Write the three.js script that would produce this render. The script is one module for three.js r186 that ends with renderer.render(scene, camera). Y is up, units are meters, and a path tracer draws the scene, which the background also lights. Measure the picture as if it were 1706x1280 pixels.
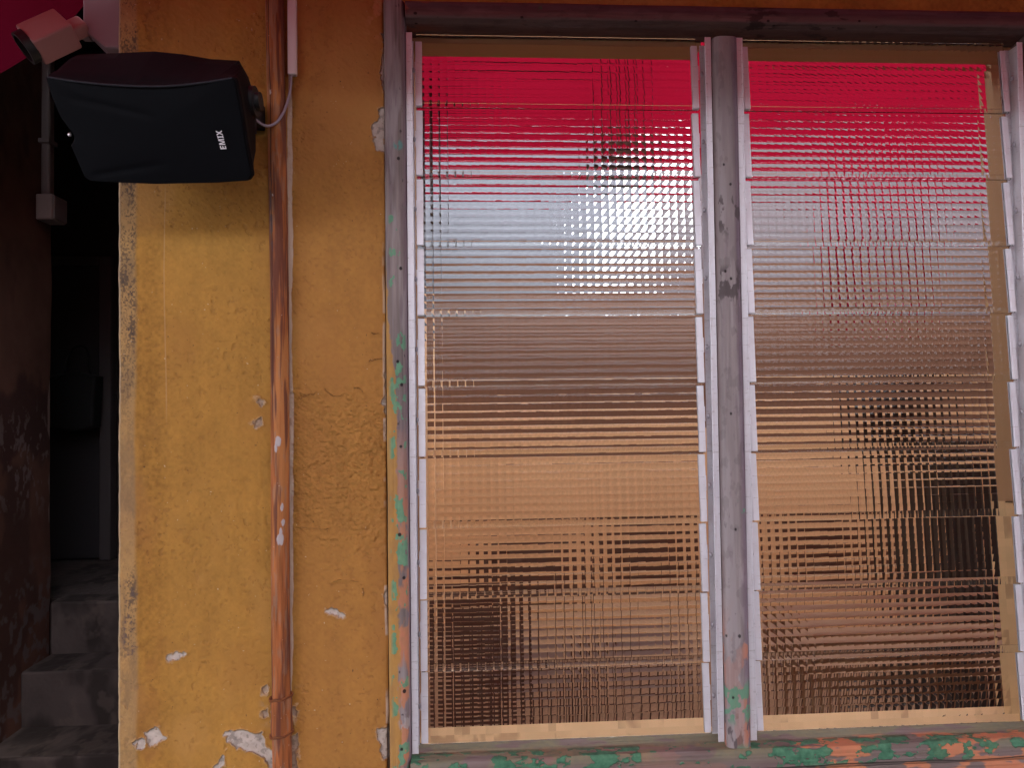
import * as THREE from 'three';
import { RoundedBoxGeometry } from 'three/addons/geometries/RoundedBoxGeometry.js';
import { TextGeometry } from 'three/addons/geometries/TextGeometry.js';
import { FontLoader } from 'three/addons/loaders/FontLoader.js';
import { mergeGeometries, toCreasedNormals } from 'three/addons/utils/BufferGeometryUtils.js';

// ---------------------------------------------------------------- camera, sky, sun, exposure
const scene = new THREE.Scene();
const camera = new THREE.PerspectiveCamera(56.84, 1024 / 769, 0.02, 400);
camera.position.set(0, 1.6, 1.4);
camera.rotation.order = 'YXZ';
camera.rotation.set(THREE.MathUtils.degToRad(1.4), THREE.MathUtils.degToRad(-3.2), -0.0125);
scene.add(camera);

{ // a bright overcast sky, a little brighter overhead
  const W = 64, H = 32, data = new Float32Array(W * H * 4);
  for (let j = 0; j < H; j++) for (let i = 0; i < W; i++) {
    const el = Math.max(0, ((j + 0.5) / H - 0.5) * Math.PI), k = 0.86 + 0.24 * Math.sin(el), o = (j * W + i) * 4;
    data[o] = 1.72 * k; data[o + 1] = 1.78 * k; data[o + 2] = 1.98 * k; data[o + 3] = 1;
  }
  const sky = new THREE.DataTexture(data, W, H, THREE.RGBAFormat, THREE.FloatType);
  sky.mapping = THREE.EquirectangularReflectionMapping;
  sky.magFilter = sky.minFilter = THREE.LinearFilter;
  sky.needsUpdate = true;
  scene.background = sky;
  scene.environment = sky;
}
const sun = new THREE.DirectionalLight(new THREE.Color(1, 0.95, 0.88), 0.6);
sun.position.set(2.5, 12, 3.0);
sun.target.position.set(0, 1, 0);
sun.castShadow = true;
sun.shadow.radius = 30;
sun.shadow.mapSize.set(2048, 2048);
Object.assign(sun.shadow.camera, { left: -8, right: 8, top: 8, bottom: -8, near: 0.5, far: 40 });
scene.add(sun, sun.target);

const renderer = new THREE.WebGLRenderer({ antialias: true });
renderer.toneMapping = THREE.LinearToneMapping;
renderer.toneMappingExposure = 4.2;
renderer.shadowMap.enabled = true;

// ---------------------------------------------------------------- helpers
let seed = 7;
const rnd = () => { seed = (seed * 1664525 + 1013904223) >>> 0; return seed / 4294967296; };
const clamp = THREE.MathUtils.clamp, lerp = THREE.MathUtils.lerp;
const sstep = (a, b, x) => { const t = clamp((x - a) / (b - a), 0, 1); return t * t * (3 - 2 * t); };
const hash = (x, y) => { let h = Math.imul(x, 374761393) + Math.imul(y, 668265263) | 0; h = Math.imul(h ^ (h >>> 13), 1274126177); return ((h ^ (h >>> 16)) >>> 0) / 4294967296; };
function vnoise(x, y) {
  const ix = Math.floor(x), iy = Math.floor(y), fx = x - ix, fy = y - iy, u = fx * fx * (3 - 2 * fx), v = fy * fy * (3 - 2 * fy);
  const a = hash(ix, iy), b = hash(ix + 1, iy), c = hash(ix, iy + 1), d = hash(ix + 1, iy + 1);
  return a + (b - a) * u + (c - a) * v + (a - b - c + d) * u * v;
}
function fbm(x, y, n = 4) { let s = 0, a = 0.5, t = 0; for (let i = 0; i < n; i++) { s += a * vnoise(x, y); t += a; a *= 0.5; x = x * 2.03 + 17.3; y = y * 2.03 + 9.1; } return s / t; }
const toSRGB = (c) => { c = clamp(c, 0, 1); return 255 * (c <= 0.0031308 ? 12.92 * c : 1.055 * Math.pow(c, 1 / 2.4) - 0.055); };
const mix3 = (o, c, t) => { o.r += (c[0] - o.r) * t; o.g += (c[1] - o.g) * t; o.b += (c[2] - o.b) * t; };
// Computes a surface's colour, height and roughness: fn(x, y, o) sets o.r o.g o.b (linear), o.h (metres), o.ro; x and y run over the given metres.
function paint(w, h, x0, y0, x1, y1, range, fn) {
  const col = new Uint8Array(w * h * 4), hgt = new Float32Array(w * h), rou = new Uint8Array(w * h * 4), o = { r: 0, g: 0, b: 0, h: 0, ro: 0.8 };
  for (let j = 0; j < h; j++) for (let i = 0; i < w; i++) {
    o.h = 0; o.ro = 0.85;
    fn(x0 + (i + 0.5) / w * (x1 - x0), y0 + (j + 0.5) / h * (y1 - y0), o);
    const k = j * w + i;
    col[k * 4] = toSRGB(o.r); col[k * 4 + 1] = toSRGB(o.g); col[k * 4 + 2] = toSRGB(o.b); col[k * 4 + 3] = 255;
    hgt[k] = clamp(0.5 + o.h / range, 0, 1);
    const r = clamp(o.ro, 0, 1) * 255; rou[k * 4] = rou[k * 4 + 1] = rou[k * 4 + 2] = r; rou[k * 4 + 3] = 255;
  }
  const tex = (d, f, t, cs) => { const x = new THREE.DataTexture(d, w, h, f, t); x.wrapS = x.wrapT = THREE.MirroredRepeatWrapping; x.magFilter = x.minFilter = THREE.LinearFilter; if (cs) x.colorSpace = cs; x.needsUpdate = true; return x; };
  const map = tex(col, THREE.RGBAFormat, THREE.UnsignedByteType, THREE.SRGBColorSpace), bump = tex(hgt, THREE.RedFormat, THREE.FloatType), rough = tex(rou, THREE.RGBAFormat, THREE.UnsignedByteType);
  const height = (x, y) => { const i = clamp(Math.floor((x - x0) / (x1 - x0) * w), 0, w - 1), j = clamp(Math.floor((y - y0) / (y1 - y0) * h), 0, h - 1); return (hgt[j * w + i] - 0.5) * range; };
  const mat = new THREE.MeshPhysicalMaterial({ specularIntensity: 0.4, map, bumpMap: bump, bumpScale: range, roughnessMap: rough, roughness: 1, metalness: 0, side: THREE.DoubleSide });
  return { mat, height, uv: (x, y) => [(x - x0) / (x1 - x0), (y - y0) / (y1 - y0)] };
}
const plain = (r, g, b, rough = 0.7, extra = {}) => new THREE.MeshPhysicalMaterial({ color: new THREE.Color().setRGB(r, g, b), roughness: rough, metalness: 0, ...extra });

const used = {};
const numbered = (name) => { used[name] = (used[name] ?? -1) + 1; return used[name] ? name + '_' + String(used[name]).padStart(3, '0') : name; };
function part(name, geometry, material, parent, label) {
  const m = new THREE.Mesh(geometry, material);
  m.name = numbered(name); m.castShadow = m.receiveShadow = true;
  if (label) m.userData.label = label;
  parent.add(m);
  return m;
}
function tag(o, label, category, group) { o.userData.label = label; o.userData.category = category; if (group) o.userData.group = group; return o; }
function thing(name, label, category, [x, y, z] = [0, 0, 0], group) {
  const g = new THREE.Group(); g.name = numbered(name); g.position.set(x, y, z); scene.add(g);
  return tag(g, label, category, group);
}
function struct(name, geometry, material) { const m = part(name, geometry, material, scene); m.userData.kind = 'structure'; return m; }
const bx = (w, h, d, x = 0, y = 0, z = 0) => new THREE.BoxGeometry(w, h, d).translate(x, y, z);
const rbx = (w, h, d, r, x = 0, y = 0, z = 0) => new RoundedBoxGeometry(w, h, d, 3, r).translate(x, y, z);
const cyl = (r, len, axis, x, y, z, n = 24) => { const g = new THREE.CylinderGeometry(r, r, len, n); if (axis === 'x') g.rotateZ(Math.PI / 2); if (axis === 'z') g.rotateX(Math.PI / 2); return g.translate(x, y, z); };
const merge = (list) => mergeGeometries(list.map((g) => { const n = g.index ? g.toNonIndexed() : g; if (!n.attributes.uv) n.setAttribute('uv', new THREE.Float32BufferAttribute(new Float32Array(n.attributes.position.count * 2), 2)); return n; }));
const boxUV = (g, s = 1) => { // planar uv in metres by dominant normal
  const p = g.attributes.position, n = g.attributes.normal, uv = new Float32Array(p.count * 2);
  for (let i = 0; i < p.count; i++) { const ax = Math.abs(n.getX(i)), ay = Math.abs(n.getY(i)), az = Math.abs(n.getZ(i)); const [u, v] = az >= ax && az >= ay ? [p.getX(i), p.getY(i)] : ax >= ay ? [p.getZ(i), p.getY(i)] : [p.getX(i), p.getZ(i)]; uv[i * 2] = u * s; uv[i * 2 + 1] = v * s; }
  g.setAttribute('uv', new THREE.BufferAttribute(uv, 2)); return g;
};
// A grid surface: at(i, j) -> [x, y, z, u, v]
function gridGeo(nu, nv, at, flip = false) {
  const pos = new Float32Array((nu + 1) * (nv + 1) * 3), uv = new Float32Array((nu + 1) * (nv + 1) * 2), idx = [];
  for (let j = 0; j <= nv; j++) for (let i = 0; i <= nu; i++) { const k = j * (nu + 1) + i, p = at(i, j); pos.set([p[0], p[1], p[2]], k * 3); uv.set([p[3] ?? 0, p[4] ?? 0], k * 2); }
  for (let j = 0; j < nv; j++) for (let i = 0; i < nu; i++) { const a = j * (nu + 1) + i, b = a + 1, c = a + nu + 1, d = c + 1; if (flip) idx.push(a, c, b, b, c, d); else idx.push(a, b, c, b, d, c); }
  const g = new THREE.BufferGeometry();
  g.setAttribute('position', new THREE.BufferAttribute(pos, 3)); g.setAttribute('uv', new THREE.BufferAttribute(uv, 2)); g.setIndex(idx); g.computeVertexNormals();
  return g;
}
// A profile [[a, b], ...] swept along a length: place(a, b, t) -> [x, y, z]; uv = (metres along the profile, metres along the length).
function sweep(profile, len, seg, place, uvOf, wobble = 0) {
  const d = [0]; for (let i = 1; i < profile.length; i++) d.push(d[i - 1] + Math.hypot(profile[i][0] - profile[i - 1][0], profile[i][1] - profile[i - 1][1]));
  return gridGeo(profile.length - 1, seg, (i, j) => {
    const t = j / seg * len, a = profile[i][0] + wobble * (fbm(t * 9 + 3, d[i] * 30, 3) - 0.5), b = profile[i][1] + wobble * (fbm(t * 9 + 50, d[i] * 30 + 8, 3) - 0.5);
    return [...place(a, b, t), ...uvOf(d[i], t)];
  });
}
const arc = (cx, cy, r, a0, a1, n) => Array.from({ length: n + 1 }, (_, i) => { const a = lerp(a0, a1, i / n); return [cx + r * Math.cos(a), cy + r * Math.sin(a)]; });
const segs = (a, b, n) => Array.from({ length: n }, (_, i) => [lerp(a[0], b[0], i / n), lerp(a[1], b[1], i / n)]);

// ---------------------------------------------------------------- plain surfaces
const concrete = paint(512, 512, 0, 0, 1.2, 1.2, 0.006, (x, y, o) => {
  const n = fbm(x * 6, y * 6, 5), m = fbm(x * 40, y * 40, 3), k = 0.7 + 0.6 * n;
  o.r = 0.074 * k; o.g = 0.057 * k; o.b = 0.052 * k; o.h = 0.003 * (m - 0.5) + 0.002 * (n - 0.5); o.ro = 0.9;
  mix3(o, [0.022, 0.017, 0.015], 0.75 * sstep(0.46, 0.66, fbm(x * 9 + 31, y * 5 + 4, 4)));
  mix3(o, [0.10, 0.075, 0.065], 0.5 * sstep(0.56, 0.7, fbm(x * 22 + 3, y * 16 + 14, 4)));
});
const asphalt = plain(0.055, 0.052, 0.05, 0.95);
const floorTone = paint(256, 256, 0, 0, 2, 2, 0.002, (x, y, o) => { const n = fbm(x * 8, y * 8, 4); o.r = 0.30 * (0.8 + 0.4 * n); o.g = 0.18 * (0.8 + 0.4 * n); o.b = 0.10 * (0.8 + 0.4 * n); o.ro = 0.7; });
struct('ground', new THREE.PlaneGeometry(300, 300).rotateX(-Math.PI / 2), asphalt);
struct('courtyard_floor', boxUV(bx(5.55, 0.03, 4.05, 2.22, 0.015, -2.16), 0.5), floorTone.mat);

// ---------------------------------------------------------------- the ochre house wall
const CHIPS = {
  big: [[-0.482, 0.971], [-0.467, 0.978], [-0.437, 0.975], [-0.408, 0.972], [-0.400, 0.952], [-0.392, 0.936], [-0.381, 0.898], [-0.389, 0.902], [-0.406, 0.925], [-0.417, 0.936], [-0.439, 0.940], [-0.453, 0.945], [-0.468, 0.957]],
  right: [[-0.360, 0.969], [-0.341, 0.968], [-0.337, 0.936], [-0.338, 0.896], [-0.360, 0.897]],
  mid: [[-0.625, 0.977], [-0.611, 0.986], [-0.602, 0.985], [-0.591, 0.969], [-0.605, 0.957], [-0.616, 0.955]],
  small: [[-0.643, 0.962], [-0.631, 0.967], [-0.628, 0.953], [-0.641, 0.951]],
  streak: [[-0.484, 0.933], [-0.476, 0.944], [-0.481, 0.915], [-0.494, 0.905]],
  oval: [[-0.286, 1.200], [-0.270, 1.202], [-0.249, 1.193], [-0.254, 1.184], [-0.272, 1.187]],
  top: [[-0.194, 2.149], [-0.177, 2.155], [-0.170, 2.182], [-0.168, 2.117], [-0.168, 2.096], [-0.184, 2.100], [-0.186, 2.128]],
  edge1: [[-0.175, 1.234], [-0.165, 1.240], [-0.158, 1.205], [-0.164, 1.180], [-0.172, 1.208]],
  edge2: [[-0.189, 0.968], [-0.172, 0.969], [-0.166, 0.916], [-0.178, 0.909], [-0.186, 0.930]],
  edge3: [[-0.171, 1.655], [-0.165, 1.660], [-0.161, 1.590], [-0.164, 1.553], [-0.170, 1.578]],
  dash: [[-0.583, 1.119], [-0.571, 1.125], [-0.551, 1.127], [-0.559, 1.119], [-0.576, 1.116]],
  d1: [[-0.425, 1.607], [-0.413, 1.614], [-0.405, 1.607], [-0.412, 1.598], [-0.421, 1.600]],
  d2: [[-0.425, 1.574], [-0.408, 1.576], [-0.404, 1.566], [-0.417, 1.557], [-0.426, 1.563]],
  e1: [[-0.414, 1.060], [-0.398, 1.064], [-0.396, 1.050], [-0.410, 1.044]],
  e2: [[-0.355, 1.017], [-0.344, 1.021], [-0.344, 0.976], [-0.353, 0.971]],
  e3: [[-0.410, 1.013], [-0.397, 1.020], [-0.395, 1.000], [-0.405, 1.000]],
  ed4: [[-0.174, 2.254], [-0.167, 2.327], [-0.166, 2.254], [-0.168, 2.206]],
};
const CRACKS = [
  [[-0.331, 1.614], [-0.309, 1.619], [-0.287, 1.628], [-0.278, 1.622], [-0.263, 1.618], [-0.235, 1.614]],
  [[-0.201, 1.681], [-0.188, 1.684], [-0.176, 1.685]],
  [[-0.274, 1.255], [-0.250, 1.262], [-0.224, 1.255], [-0.213, 1.239], [-0.215, 1.228]],
  [[-0.356, 1.363], [-0.330, 1.360], [-0.301, 1.354], [-0.284, 1.354]],
  [[-0.230, 1.631], [-0.219, 1.632], [-0.212, 1.626]],
  [[-0.197, 1.737], [-0.183, 1.739], [-0.176, 1.734]],
  [[-0.351, 1.622], [-0.317, 1.618]],
];

// signed distance to a polygon, negative inside
function polyDist(p, x, y) {
  let d = 1e9, inside = false;
  for (let i = 0, j = p.length - 1; i < p.length; j = i++) {
    const [ax, ay] = p[j], [bx_, by] = p[i], ex = bx_ - ax, ey = by - ay, t = clamp(((x - ax) * ex + (y - ay) * ey) / (ex * ex + ey * ey), 0, 1);
    d = Math.min(d, Math.hypot(x - ax - ex * t, y - ay - ey * t));
    if ((ay > y) !== (by > y) && x < ax + (y - ay) / (by - ay) * (bx_ - ax)) inside = !inside;
  }
  return inside ? -d : d;
}
function lineDist(p, x, y) {
  let d = 1e9;
  for (let i = 1; i < p.length; i++) { const ex = p[i][0] - p[i - 1][0], ey = p[i][1] - p[i - 1][1], t = clamp(((x - p[i - 1][0]) * ex + (y - p[i - 1][1]) * ey) / (ex * ex + ey * ey), 0, 1); d = Math.min(d, Math.hypot(x - p[i - 1][0] - ex * t, y - p[i - 1][1] - ey * t)); }
  return d;
}
const boxOf = (p) => [Math.min(...p.map((q) => q[0])) - 0.012, Math.max(...p.map((q) => q[0])) + 0.012, Math.min(...p.map((q) => q[1])) - 0.012, Math.max(...p.map((q) => q[1])) + 0.012];
const chipList = Object.entries(CHIPS).map(([k, p]) => ({ p, b: boxOf(p), smear: /^(e|right|d)\d?$/.test(k) })), crackList = CRACKS.map((p) => ({ p, b: boxOf(p) }));
function ochre(x, y, o) { // the lime-washed ochre plaster without its local damage
  const big = fbm(x * 5 + 4, y * 3.2, 4), mid = fbm(x * 26, y * 22 + 7, 4), fine = fbm(x * 170, y * 170, 3), streak = fbm(x * 60 + 11, y * 3.5, 3);
  const k = 0.78 + 0.34 * big + 0.42 * (mid - 0.5) + 0.5 * (fine - 0.5) + 0.22 * (streak - 0.5);
  o.r = 0.355 * k; o.g = 0.174 * k; o.b = 0.033 * k;
  mix3(o, [0.41, 0.215, 0.065], 0.55 * sstep(0.50, 0.72, fbm(x * 8 + 40, y * 5 + 3, 4)));
  mix3(o, [0.27, 0.115, 0.03], 0.5 * sstep(0.50, 0.74, fbm(x * 11 + 80, y * 7 + 13, 4)));
  const pit = sstep(0.66, 0.74, fbm(x * 130 + 61, y * 130, 3)) * sstep(0.4, 0.6, fbm(x * 9 + 3, y * 9 + 77, 3));
  mix3(o, [0.20, 0.09, 0.025], 0.5 * pit);
  o.h = 0.0024 * (big - 0.5) + 0.0015 * (mid - 0.5) + 0.0010 * (fine - 0.5) - 0.0007 * pit; o.ro = 0.82;
}
const pier = paint(1024, 2048, -0.729, 0.84, -0.163, 2.46, 0.012, (x, y, o) => {
  ochre(x, y, o);
  const n1 = fbm(x * 45 + 9, y * 45, 4), n2 = fbm(x * 120, y * 120 + 5, 3);
  if (x > -0.35) { // the bay right of the pipe is redder and rougher
    mix3(o, [0.375, 0.17, 0.047], 0.55 * sstep(-0.35, -0.33, x));
    const rough = sstep(1.68, 1.58, y + 0.09 * (n1 - 0.5)) * sstep(1.22, 1.42, y + 0.12 * (n1 - 0.5)) * (0.45 + 0.75 * fbm(x * 22 + 4, y * 18, 3));
    o.h += rough * (0.0048 * (fbm(x * 170, y * 210, 4) - 0.5) + 0.0004);
    mix3(o, [0.27, 0.13, 0.03], rough * 0.5 * sstep(0.42, 0.66, fbm(x * 130 + 3, y * 160, 3)));
  }
  else mix3(o, [0.43, 0.225, 0.048], 0.38 * sstep(-0.62, -0.56, x));
  // worn, mouldy edge beside the alley
  const e = -0.645 + 0.012 * (fbm(y * 7, 2, 3) - 0.5), edge = sstep(e + 0.006, e - 0.003, x);
  mix3(o, [0.40, 0.285, 0.15], 0.42 * edge); mix3(o, [0.17, 0.11, 0.06], 0.45 * edge * sstep(0.48, 0.66, fbm(x * 50 + 20, y * 14 + 2, 4)));
  const mouldy = (0.18 + 0.82 * Math.max(sstep(1.50, 1.75, y) * sstep(2.2, 2.0, y), sstep(1.10, 1.16, y) * sstep(1.33, 1.25, y), sstep(2.2, 2.3, y))) * edge * sstep(0.03, 0.012, Math.abs(x + 0.656 + 0.02 * (n1 - 0.5)));
  mix3(o, [0.055, 0.042, 0.036], clamp(mouldy * sstep(0.42, 0.60, 0.55 * fbm(x * 420 + 50, y * 300, 3) + 0.45 * fbm(x * 60 + 8, y * 20, 3)) * (0.5 + 0.5 * n2), 0, 0.9));
  mix3(o, [0.48, 0.40, 0.28], 0.5 * sstep(-0.672, -0.677, x));
  mix3(o, [0.10, 0.07, 0.06], 0.85 * sstep(0.019, 0.008, Math.abs(x + 0.652 + 0.012 * (n1 - 0.5))) * sstep(0.49, 0.60, 0.5 * fbm(x * 50, y * 22 + 90, 3) + 0.5 * n2) * sstep(1.115, 1.13, y) * sstep(1.32, 1.24, y));
  // scratches, specks of white, drips
  mix3(o, [0.55, 0.43, 0.30], 0.7 * sstep(0.885, 0.93, fbm(x * 210 + 7, y * 210, 2)) * sstep(0.45, 0.6, fbm(x * 12, y * 12 + 60, 2)));
  mix3(o, [0.05, 0.03, 0.02], 0.8 * sstep(0.90, 0.94, fbm(x * 190 + 97, y * 190, 2)));
  mix3(o, [0.46, 0.29, 0.15], 0.45 * sstep(0.0016, 0.0006, Math.abs(x + 0.589 + 0.002 * Math.sin(y * 11))) * sstep(1.55, 1.62, y) * sstep(2.05, 1.98, y));
  // pale line of bare plaster along the pipe's right side
  const lw = 0.0052 * (0.35 + fbm(3, y * 16, 3)) * sstep(1.0, 1.2, y) * sstep(2.28, 2.2, y) * (y > 1.62 && y < 1.82 ? 0.75 : 1);
  const lx = -0.3525 + (y - 1.6) * 0.0025;
  if (Math.abs(x - lx) < 0.02) mix3(o, [0.50, 0.40, 0.31], 0.9 * sstep(lw + 0.0012, lw - 0.0006, Math.abs(x - lx + 0.003 * (n1 - 0.5))));
  // grey smears beside the pipe's socket
  mix3(o, [0.34, 0.25, 0.19], 0.75 * sstep(0.5, 0.62, n1) * sstep(0.05, 0.02, Math.abs(x + 0.37)) * sstep(0.045, 0.015, Math.abs(y - 1.02)));
  // chips through to the pale plaster
  for (const { p, b, smear } of chipList) {
    if (x < b[0] || x > b[1] || y < b[2] || y > b[3]) continue;
    const d = polyDist(p, x, y) + (smear ? 0.0022 : -0.0012) + (smear ? 0.022 : 0.014) * (n1 - 0.5) + 0.012 * (n2 - 0.5), m = sstep(0.0008, smear ? -0.003 : -0.0008, d) * (smear ? 0.8 : 1);
    if (m <= 0 && d > 0.006) continue;
    const t = 0.8 + 0.5 * n2 - 0.35 * sstep(0.55, 0.7, fbm(x * 140, y * 140 + 33, 3));
    mix3(o, [0.52, 0.36, 0.22], 0.6 * sstep(0.004, 0.0, d) * (1 - m));
    mix3(o, smear ? [0.34 * t, 0.265 * t, 0.205 * t] : [0.44 * t, 0.375 * t, 0.315 * t], m);
    o.h += -0.0019 * m + 0.0011 * sstep(0.006, 0.001, d) * (1 - m) + 0.0008 * m * (n2 - 0.5);
  }
  for (const { p, b } of crackList) {
    if (x < b[0] || x > b[1] || y < b[2] || y > b[3]) continue;
    const d = lineDist(p, x + 0.008 * (n1 - 0.5), y + 0.016 * (n1 - 0.5) + 0.006 * (n2 - 0.5)), m = sstep(0.0011, 0.0003, d) * sstep(0.40, 0.56, n2);
    mix3(o, [0.13, 0.06, 0.02], 0.75 * m); o.h += -0.0012 * m + 0.0009 * sstep(0.006, 0.001, d) * (1 - m);
  }
  // flaking upper right corner
  mix3(o, [0.50, 0.24, 0.10], 0.7 * sstep(0.53, 0.60, n1) * sstep(-0.21, -0.18, x) * sstep(2.31, 2.34, y));
  // open joint against the window frame
  const jx = -0.1675 + 0.0025 * (fbm(y * 14, 6, 3) - 0.5), jd = Math.abs(x - jx), wide = y < 1.0 ? 0.0042 * sstep(1.0, 0.96, y) : 0;
  const jm = sstep(0.0016 + wide, 0.0006 + wide, jd) * (y < 1.9 ? 1 : 0.5);
  mix3(o, [0.03, 0.02, 0.017], 0.9 * jm); o.h -= 0.004 * jm;
  mix3(o, [0.50, 0.41, 0.33], 0.7 * sstep(0.0035, 0.0015, Math.abs(x - jx + 0.004)) * sstep(0.50, 0.6, fbm(2, y * 22, 3)) * sstep(2.0, 1.7, y));
});
const ochreWide = paint(512, 512, 0, 0, 1.3, 1.3, 0.012, (x, y, o) => ochre(x, y, o));
const wall = thing('house_wall', 'ochre plastered house wall with peeling paint around the louvre windows', 'wall');
{ // pier between the alley and the window, with its rounded corner and return into the alley
  const R = 0.009, path = [...segs([-0.679, -0.40], [-0.679, -R], 10), ...arc(-0.679 + R, -R, R, Math.PI, Math.PI / 2, 6), ...segs([-0.668, 0], [-0.1655, 0], 170).slice(0)];
  path.push([-0.1655, 0], [-0.1655, -0.05]);
  const d = [0]; for (let i = 1; i < path.length; i++) d.push(d[i - 1] + Math.hypot(path[i][0] - path[i - 1][0], path[i][1] - path[i - 1][1]));
  const ys = 520, y0 = 0, y1 = 3.2;
  const rows = [0, 0.3, 0.6, ...Array.from({ length: ys + 1 }, (_, j) => lerp(0.84, 2.46, j / ys)), 2.8, 3.2];
  const g = gridGeo(path.length - 1, rows.length - 1, (i, j) => {
    const [px, pz] = path[i], y = rows[j], front = pz > -R - 1e-6 && i < path.length - 1;
    const s = px <= -0.668 ? px + (pz < 0 ? pz * 0.5 : 0) : px, h = front ? pier.height(px, y) : 0;
    const wav = px < -0.66 ? 0.003 * (fbm(y * 6, 12, 3) - 0.5) + 0.0016 * (fbm(y * 45, 3, 2) - 0.5) : 0;
    return [px + wav, y, pz + h, ...pier.uv(Math.max(s, -0.728), y)];
  });
  part('plaster_pier', g, pier.mat, wall);
  const flat = (x0, x1, ya, yb, z = 0) => gridGeo(Math.ceil((x1 - x0) / 0.012), Math.ceil((yb - ya) / 0.012), (i, j) => { const nx = Math.ceil((x1 - x0) / 0.012), ny = Math.ceil((yb - ya) / 0.012), x = lerp(x0, x1, i / nx), y = lerp(ya, yb, j / ny); return [x, y, z + 0.003 * (fbm(x * 9, y * 9, 3) - 0.5), x / 1.3, y / 1.3]; });
  part('plaster_lintel', flat(-0.1655, 1.21, 2.392, 3.2), ochreWide.mat, wall);
  part('plaster_apron', flat(-0.1655, 1.21, 0, 0.845), ochreWide.mat, wall);
  part('plaster_side', flat(1.21, 3.4, 0, 3.2), ochreWide.mat, wall);
  part('masonry', merge([bx(0.50, 3.2, 0.115, -0.417, 1.6, -0.0775), bx(1.376, 0.80, 0.115, 0.522, 2.8, -0.0775), bx(1.376, 0.84, 0.115, 0.522, 0.42, -0.0775), bx(3.8, 3.2, 0.115, 3.11, 1.6, -0.0775), bx(0.10, 3.2, 0.27, -0.617, 1.6, -0.27)]), plain(0.42, 0.30, 0.19, 0.9), wall);
}

// ---------------------------------------------------------------- window frame of old painted wood
const grey = (x, y, o, along) => { // weathered violet-grey paint on wood; along = coordinate along the grain
  const g1 = fbm(x * 260, along * 7, 4), g2 = fbm(x * 70 + 5, along * 5 + 9, 4), b = fbm(x * 30, along * 12 + 30, 4), k = 0.55 + 0.75 * (g1 - 0.1) * 0.9 + 0.5 * (b - 0.35);
  o.r = 0.225 * k; o.g = 0.185 * k; o.b = 0.172 * k;
  mix3(o, [0.33, 0.30, 0.30], 0.55 * sstep(0.52, 0.68, g2));
  mix3(o, [0.14, 0.10, 0.115], 0.5 * sstep(0.55, 0.75, fbm(x * 120 + 44, along * 14, 4)));
  mix3(o, [0.05, 0.04, 0.04], 0.8 * sstep(0.80, 0.87, fbm(x * 150 + 7, along * 60, 3)));
  o.h = 0.0018 * (g1 - 0.5) + 0.0010 * (b - 0.5); o.ro = 0.72;
};
const patch = (o, c, m, hgt) => { if (m > 0) { mix3(o, c, m); o.h += hgt * m; } };
const jambTex = paint(256, 2048, 0, 0.84, 0.13, 2.42, 0.006, (u, y, o) => {
  grey(u, y, o, y);
  const n = fbm(u * 110 + 3, y * 60, 4), n2 = fbm(u * 60 + 30, y * 26, 4), n3 = fbm(u * 160 + 60, y * 110, 3), low = sstep(1.62, 1.30, y);
  patch(o, [0.20, 0.13, 0.17], 0.55 * sstep(0.036, 0.048, u), 0);
  patch(o, [0.46 * (0.8 + 0.3 * n3), 0.185, 0.095], 0.92 * sstep(0.45 - 0.10 * low, 0.50, n2) * low * sstep(0.008, 0.016, u) * sstep(0.05, 0.04, u), 0.0003);
  const ow = 0.023 * sstep(1.92, 1.55, y) + 0.004 * sstep(1.3, 1.1, y) * sstep(0.45, 0.6, n2);
  patch(o, [0.38 * (0.8 + 0.4 * n), 0.205 * (0.8 + 0.4 * n), 0.055], 0.92 * sstep(ow + 0.002, ow - 0.002, u + 0.012 * (n - 0.5)) * (y < 1.95 ? 1 : 0), 0.0004);
  const gd = Math.max(0.5 * sstep(1.80, 1.70, y), sstep(1.30, 0.98, y)), gm = sstep(0.66 - 0.13 * gd, 0.69 - 0.13 * gd, fbm(u * 75 + 90, y * 48, 4)) * sstep(0.006, 0.014, u) * sstep(0.047, 0.038, u) * (y < 2.0 ? 1 : 0);
  patch(o, [0.075 + 0.08 * n3, 0.225 + 0.1 * n3, 0.135 + 0.05 * n3], 0.92 * gm, 0.0006);
  patch(o, [0.10, 0.27, 0.24], 0.8 * sstep(0.013, 0.006, Math.hypot(u - 0.03, y - 2.105)) * sstep(0.45, 0.55, n), 0.0004);
  for (const [hu, hy] of [[0.030, 2.078], [0.033, 1.862], [0.026, 1.68], [0.033, 1.635], [0.030, 1.515], [0.026, 1.345], [0.034, 1.262], [0.033, 1.045], [0.027, 0.935]]) { const d = Math.hypot(u - hu, (y - hy) * 0.9); if (d < 0.008) { mix3(o, [0.02, 0.016, 0.016], 0.95 * sstep(0.0036, 0.0022, d + 0.002 * (n - 0.5))); o.h -= 0.002 * sstep(0.0036, 0.002, d); } }
  patch(o, [0.33, 0.30, 0.28], 0.8 * sstep(0.024, 0.014, Math.hypot((u - 0.034) * 1.6, y - 0.985)) * sstep(0.44, 0.52, n), -0.0004);
});
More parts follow.
